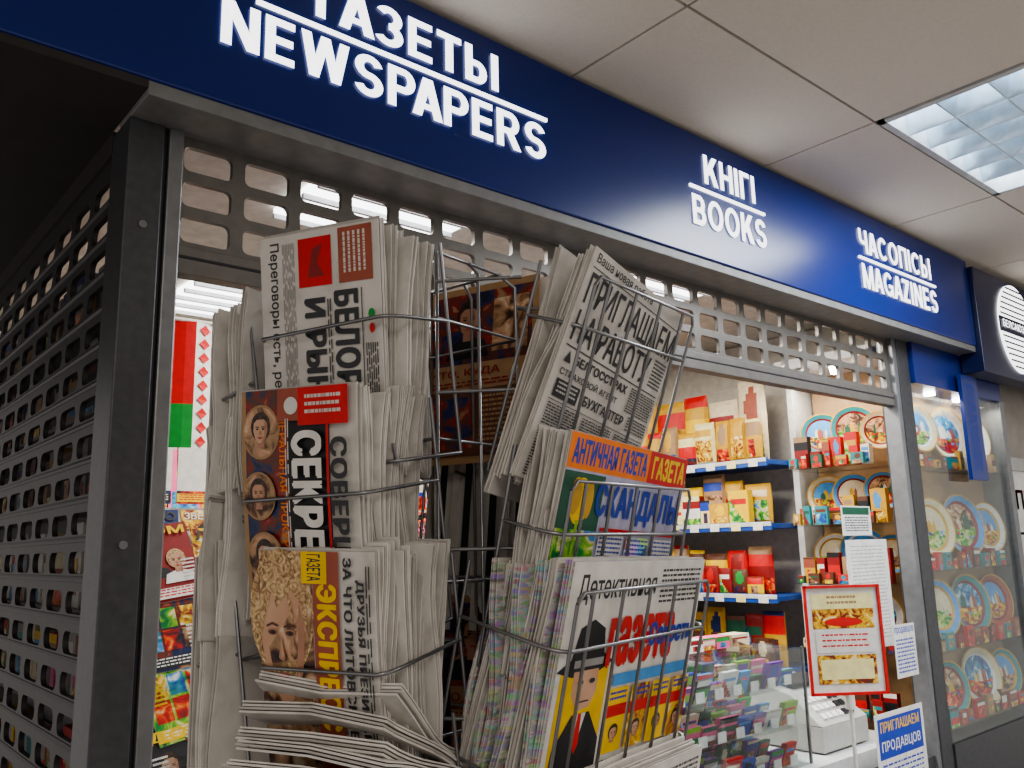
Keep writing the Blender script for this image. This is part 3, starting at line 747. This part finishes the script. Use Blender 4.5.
def dL3(P,mb,fn):
    P.rect(0,.0,.48,1,'ph_warm')
    P.ell(.20,.24,.29,.25,'ph_hair')
    P.poly([(.0,.0),(.34,.0),(.48,.08),(.50,.5),(.42,.62),(.40,.2),(.2,.1),(.06,.2),(.0,.5)],'ph_hair')
    P.poly([(.04,.16),(.12,.11),(.28,.10),(.38,.17),(.41,.32),(.38,.46),(.28,.57),(.18,.58),(.06,.48),(.01,.34)],'ph_skin')
    P.poly([(.36,.2),(.41,.32),(.38,.46),(.28,.57),(.33,.45),(.35,.3)],'skin2')
    P.poly([(.01,.1),(.2,.03),(.42,.12),(.44,.34),(.38,.2),(.28,.15),(.16,.22),(.12,.15),(.04,.28),(.0,.4)],'ph_hair')
    P.poly([(.24,.14),(.30,.2),(.31,.28),(.27,.2)],'ph_hair')
    for cx in (.12,.28):
        P.ell(cx,.312,.048,.013,'skin2');P.ell(cx,.314,.036,.009,'brown');P.ell(cx+.004,.314,.014,.008,'black')
        P.poly([(cx-.055,.288),(cx,.275),(cx+.055,.285),(cx+.05,.292),(cx,.284),(cx-.05,.295)],'brown')
    P.poly([(.20,.32),(.235,.41),(.21,.422),(.175,.41)],'skin2');P.poly([(.20,.32),(.225,.40),(.205,.41),(.195,.40)],'ph_skin')
    P.poly([(.14,.475),(.18,.464),(.20,.469),(.23,.464),(.27,.475),(.23,.494),(.20,.498),(.17,.493)],'lips');P.rect(.15,.476,.26,.479,'darkred',2)
    P.rect(.50,.0,.72,1,'brick');P.rect(.40,.0,.62,.12,'yellow');P.text('ГАЗЕТА',.45,.01,.57,.11,'ink',True)
    P.text('ЭКСПРЕСС',.53,.12,.70,.66,'yellow',True,.06)
    P.text('ЗА ЧТО ЛИТОВСКИЕ',.76,.02,.83,.68,'ink',True,.04);P.text('ДРУЗЬЯ ПРЕЗИРАЮТ',.86,.10,.93,.75,'ink',True,.04);P.lines(.945,.05,.99,.95,2,'ink',True)
def dR1(P,mb,fn):
    P.text('Ваша новая работа',.04,.015,.62,.065,'ink',bold=.01);P.rect(.03,.078,.97,.082,'ink')
    P.text('ПРИГЛАШАЕМ',.04,.10,.97,.235,'ink',bold=.015);P.text('НА РАБОТУ',.04,.265,.80,.40,'ink',bold=.015);P.lines(.84,.26,.97,.40,8)
    P.rect(.03,.42,.97,.425,'ink');P.poly([(.05,.49),(.08,.44),(.11,.49)],'ink');P.text('БЕЛГОССТРАХ',.14,.445,.66,.485,'ink',bold=.04)
    P.text('СТРАХОВОЙ АГЕНТ',.05,.51,.60,.545,'ink',bold=.01);P.lines(.70,.44,.97,.56,10);P.rect(.05,.565,.26,.64,'ink');P.lines(.07,.575,.24,.63,3,'paper');P.text('БУХГАЛТЕР',.31,.58,.72,.625,'ink',bold=.03);P.lines(.76,.57,.97,.64,5)
    P.rect(.03,.655,.97,.658,'ink');P.lines(.04,.67,.32,.99,26);P.lines(.355,.67,.645,.99,26,seed=5);P.lines(.68,.67,.97,.99,26,seed=9)
def dR2(P,mb,fn):
    P.rect(0,0,1,1,'lilac')
    P.rect(0,.0,1,.15,'orange');P.text('АНТИЧНАЯ ГАЗЕТА',.03,.02,.62,.13,'blue',bold=.05);P.rect(.64,0,1,.15,'red');P.text('ГАЗЕТА',.67,.02,.98,.13,'yellow',bold=.05)
    P.rect(0,.16,.30,.66,'darkgreen');P.rect(0,.4,.30,.66,'ph_green');P.ell(.14,.28,.07,.10,'yellow');P.ell(.10,.26,.04,.08,'gold');P.ell(.20,.27,.03,.08,'gold');P.rect(.13,.36,.15,.62,'lime');P.poly([(.14,.6),(.05,.45),(.08,.44),(.15,.55)],'lime')
    P.text('СКАНДАЛЫ',.25,.19,.98,.36,'blue',bold=.05);P.rect(.32,.38,.98,.395,'red')
    for k in range(3):
        u=.32+.225*k;P.rect(u,.41,u+.20,.55,'ph_mix' if k==1 else 'paper3');P.lines(u+.01,.42,u+.19,.54,6,'blue',seed=k);P.rect(u,.56,u+.20,.66,PH[k])
    P.rect(0,.67,1,.78,'yellow');P.text('СПЕЦВЫПУСК ВСЁ О ЖИЗНИ',.04,.69,.96,.76,'darkred',bold=.04);P.lines(.03,.80,.97,.99,9)
def dR3(P,mb,fn):
    P.rect(0,0,1,1,'paper3');P.text('Детективная',.05,.05,.60,.17,'ink',bold=.015);P.lines(.64,.04,.97,.2,7)
    P.rect(.03,.42,.34,.98,'yellow')
    P.poly([(.0,.42),(.08,.38),(.11,.26),(.19,.23),(.27,.27),(.29,.37),(.36,.41),(.28,.44),(.1,.45)],'black')
    P.poly([(.11,.43),(.27,.43),(.275,.52),(.24,.58),(.16,.59),(.115,.52)],'ph_skin');P.poly([(.03,.98),(.05,.72),(.14,.6),(.25,.6),(.34,.72),(.35,.98)],'black');P.poly([(.15,.6),(.19,.74),(.23,.6)],'paper3');P.poly([(.18,.6),(.17,.72),(.19,.76),(.21,.72),(.20,.6)],'red')
    P.rect(.10,.385,.29,.415,'papergrey');P.ell(.16,.475,.018,.01,'ink');P.ell(.235,.475,.018,.01,'ink');P.rect(.16,.55,.23,.555,'ink')
    P.text('газета',.30,.23,.80,.44,'red',bold=.06);P.text('Секреты',.60,.27,.98,.40,'blue',bold=.05)
    P.rect(.38,.47,.97,.52,'sky')
    for k in range(4):
        u=.37+.155*k;P.rect(u,.53,u+.14,.80,('yellow','ph_gold')[k%2]);P.rect(u,.60,u+.14,.65,'red');P.lines(u+.01,.545,u+.13,.59,2,'blue',seed=k);P.face(u+.07,.72,.035,.9);P.lines(u,.82,u+.14,.98,8)
paper('newspaper_stack_1',V((.452,1.035,2.012)),tL,nL,.20,.30,.095,r8(9),r8(4),36,dL1,seed=1,jit=.028,slump=.06)
paper('newspaper_stack_2',V((.428,1.018,1.80)),tL,nL,.185,.30,.11,r8(9),r8(3),40,dL2,seed=2,bow=.006,jit=.030,slump=.04)
paper('newspaper_stack_3',V((.442,.985,1.605)),tL,nL,.175,.30,.115,r8(9),r8(2),40,dL3,seed=3,bow=.006,jit=.030,slump=.04)
paper('newspaper_stack_4',V((.40,.97,1.365)),tL,nL,.20,.24,.085,r8(66),r8(4),24,None,seed=4,jit=.05,slump=.05,splay=.1,per=4,cage=False)
pocket(V((.44,.985,1.42)),tL,nL,.18,.28,.11,r8(9),0,.5)
paper('newspaper_stack_5',V((.738,.690,1.965)),tR,nR,.265,.30,.05,r8(20),r8(9),24,dR1,seed=5,jit=.03,verts=4,rise=.34,slump=.08,splay=.2)
paper('newspaper_stack_6',V((.706,.712,1.735)),tR,nR,.305,.29,.05,r8(14),r8(3),20,dR2,seed=6,verts=5,rise=.42,jit=.016,splay=.2)
paper('newspaper_stack_7',V((.692,.702,1.583)),tR,nR,.335,.30,.12,r8(14),r8(1),40,dR3,mats=('newsprint_c','newsprint_c','newsprint'),seed=7,verts=5,rise=.33,jit=.018,slump=.12,splay=.1)
paper('newspaper_stack_8',V((.70,.715,1.33)),tR,nR,.30,.30,.10,r8(14),0,24,dR3,seed=8,verts=5,rise=.5)
nC=(.946,.324);tC=(-.324,.946)
def dC(kind):
    def f(P,mb,fn):
        back=Page(mb,lambda u,v,d:fn(1-u,v,-.090-d))
        if kind==0:
            back.rect(0,0,1,1,'tan');back.rect(.06,.04,.95,.45,'ph_dark');back.face(.40,.2,.12,.8,'ph_dhair','skin2','black');back.rect(.62,.1,.92,.4,'ph_warm')
            back.text('КТО, КУДА',.1,.48,.7,.53,'darkred',bold=.02);back.lines(.1,.55,.9,.59,2,'darkred');back.rect(.05,.60,.95,.96,'brown');back.rect(.1,.64,.5,.92,'ph_dark');back.lines(.55,.64,.9,.9,10,'tan')
        else:
            for k in range(9): back.rect(.02+k*.11,0,.08+k*.11,1,('paper2','black')[k%2])
    return f
paper('newspaper_stack_9',V((.935,.945,2.0)),tC,nC,.21,.29,.06,r8(8),0,16,dC(0),seed=9,rise=.4)
paper('newspaper_stack_10',V((.935,.945,1.76)),tC,nC,.21,.29,.06,r8(8),0,16,dC(1),seed=10,rise=.4)
paper('newspaper_stack_11',V((.935,.945,1.52)),tC,nC,.21,.29,.06,r8(8),0,16,dC(0),seed=11,rise=.4)
nB=(-.2,.98);tB=(-.98,-.2)
for k,(z,dx) in enumerate(((1.925,0),(1.745,0),(1.565,-.01))):
    paper('newspaper_stack_%d'%(12+k),V((.745+dx,1.29,z)),tB,nB,.28,.29,.09,r8(12),r8(-7),28,None,seed=12+k,jit=.05,rise=.4)
c0=V((.70,.985,0));a1=V3(tR);a2=V3((-.2,.98))
def cp(a,b,z): return c0+a1*a+a2*b+Z*z
e=.085
for sx in (-1,0,1):
    for sy in (-1,0,1):
        if sx==0 and sy==0: continue
        W_.append([cp(sx*e,sy*e,.95),cp(sx*e,sy*e,1.98),cp(sx*e*.8,sy*e*.8,2.0)])
for z in (1.0,1.2,1.38,1.56,1.74,1.90):
    W_.append([cp(-e,-e,z),cp(e,-e,z),cp(e,e,z),cp(-e,e,z),cp(-e,-e,z)])
ee=e*.8
W_.append([cp(-ee,-ee,2.0),cp(ee,-ee,2.0),cp(ee,ee,2.0),cp(-ee,ee,2.0),cp(-ee,-ee,2.0)])
for z in (1.15,1.40,1.60,1.80,1.95):
    for s_ in (-1,1):
        W_.append([cp(-e,s_*e,z),V((.60,.98,z))+V3(tL)*(.10*s_)*-1])
        W_.append([cp(s_*e,-e,z),V((.84,.83,z))+a1*(.13*s_)])
        W_.append([cp(e,s_*e,z),V((.87,1.03,z))-V3(tL)*(.10*s_)])
        W_.append([cp(s_*e,e,z),V((.61,1.17,z))+a1*(.13*s_)])
wires('wire_cage',W_,.0024,'chrome_wire',rack)
q=MB();q.cyl(cp(0,0,.03),cp(0,0,1.46),.019,'plastic_dark',20);q.cyl(cp(0,0,1.46),cp(0,0,1.48),.03,'plastic_dark',20)
q.cyl(cp(0,0,0),cp(0,0,.03),.24,'plastic_dark',36);q.cyl(cp(0,0,.94),cp(0,0,.96),.10,'plastic_dark',24)
q.build('pole_base',rack)
# ================================================================== LIGHTS
def area(name,loc,size,power,col,rot=(0,0,0),sy=None):
    l=bpy.data.lights.new(name,'AREA');l.energy=power;l.size=size;l.color=col
    if sy: l.shape='RECTANGLE';l.size_y=sy
    o=bpy.data.objects.new(name,l);o.location=loc;o.rotation_euler=rot;link(o);return o
area('troffer_lamp',(2.72,.6,2.76),.8,40,(.92,.96,1))
area('hall_lamp',(-.6,-1.5,2.74),1.2,34,(1,.94,.86))
area('hall_lamp.001',(3.5,-1.8,2.74),1.0,38,(1,.96,.91))
area('kiosk_lamp',(1.28,3.1,2.54),.45,24,(1,.94,.84))
area('kiosk_lamp.001',(2.22,3.1,2.54),.45,22,(1,.93,.82))
area('kiosk_lamp.002',(1.25,1.97,2.54),.45,12,(1,.95,.87))
area('kiosk_lamp.003',(2.45,1.97,2.54),.45,24,(1,.93,.82))
area('cabinet_lamp',(3.40,1.85,2.29),.15,4,(1,.90,.74),sy=.4)
area('window_lamp',(3.75,1.51,2.17),.7,2.4,(1,.93,.80),sy=.04)
w=bpy.data.worlds.new('w');bpy.context.scene.world=w;w.use_nodes=True
bg=w.node_tree.nodes['Background'];bg.inputs[0].default_value=(1,.95,.90,1);bg.inputs[1].default_value=.60
try: bpy.context.scene.view_settings.look='AgX - Medium High Contrast'
except Exception: pass
# ================================================================== CAMERA
a=math.radians(49.3);p=math.radians(10.9);r=math.radians(1.4)
F=V((math.cos(a),math.sin(a),0));R=V((math.sin(a),-math.cos(a),0))
fwd=F*math.cos(p)+Z*math.sin(p);up=Z*math.cos(p)-F*math.sin(p)
R2=R*math.cos(r)-up*math.sin(r);U2=up*math.cos(r)+R*math.sin(r)
cam=bpy.data.cameras.new('camera');co=bpy.data.objects.new('camera',cam);link(co)
cam.sensor_width=36;cam.lens=852/1024*36;cam.clip_start=.02
m=Matrix((R2,U2,-fwd)).transposed().to_4x4();m.translation=V((0,0,1.6));co.matrix_world=m
bpy.context.scene.camera=co
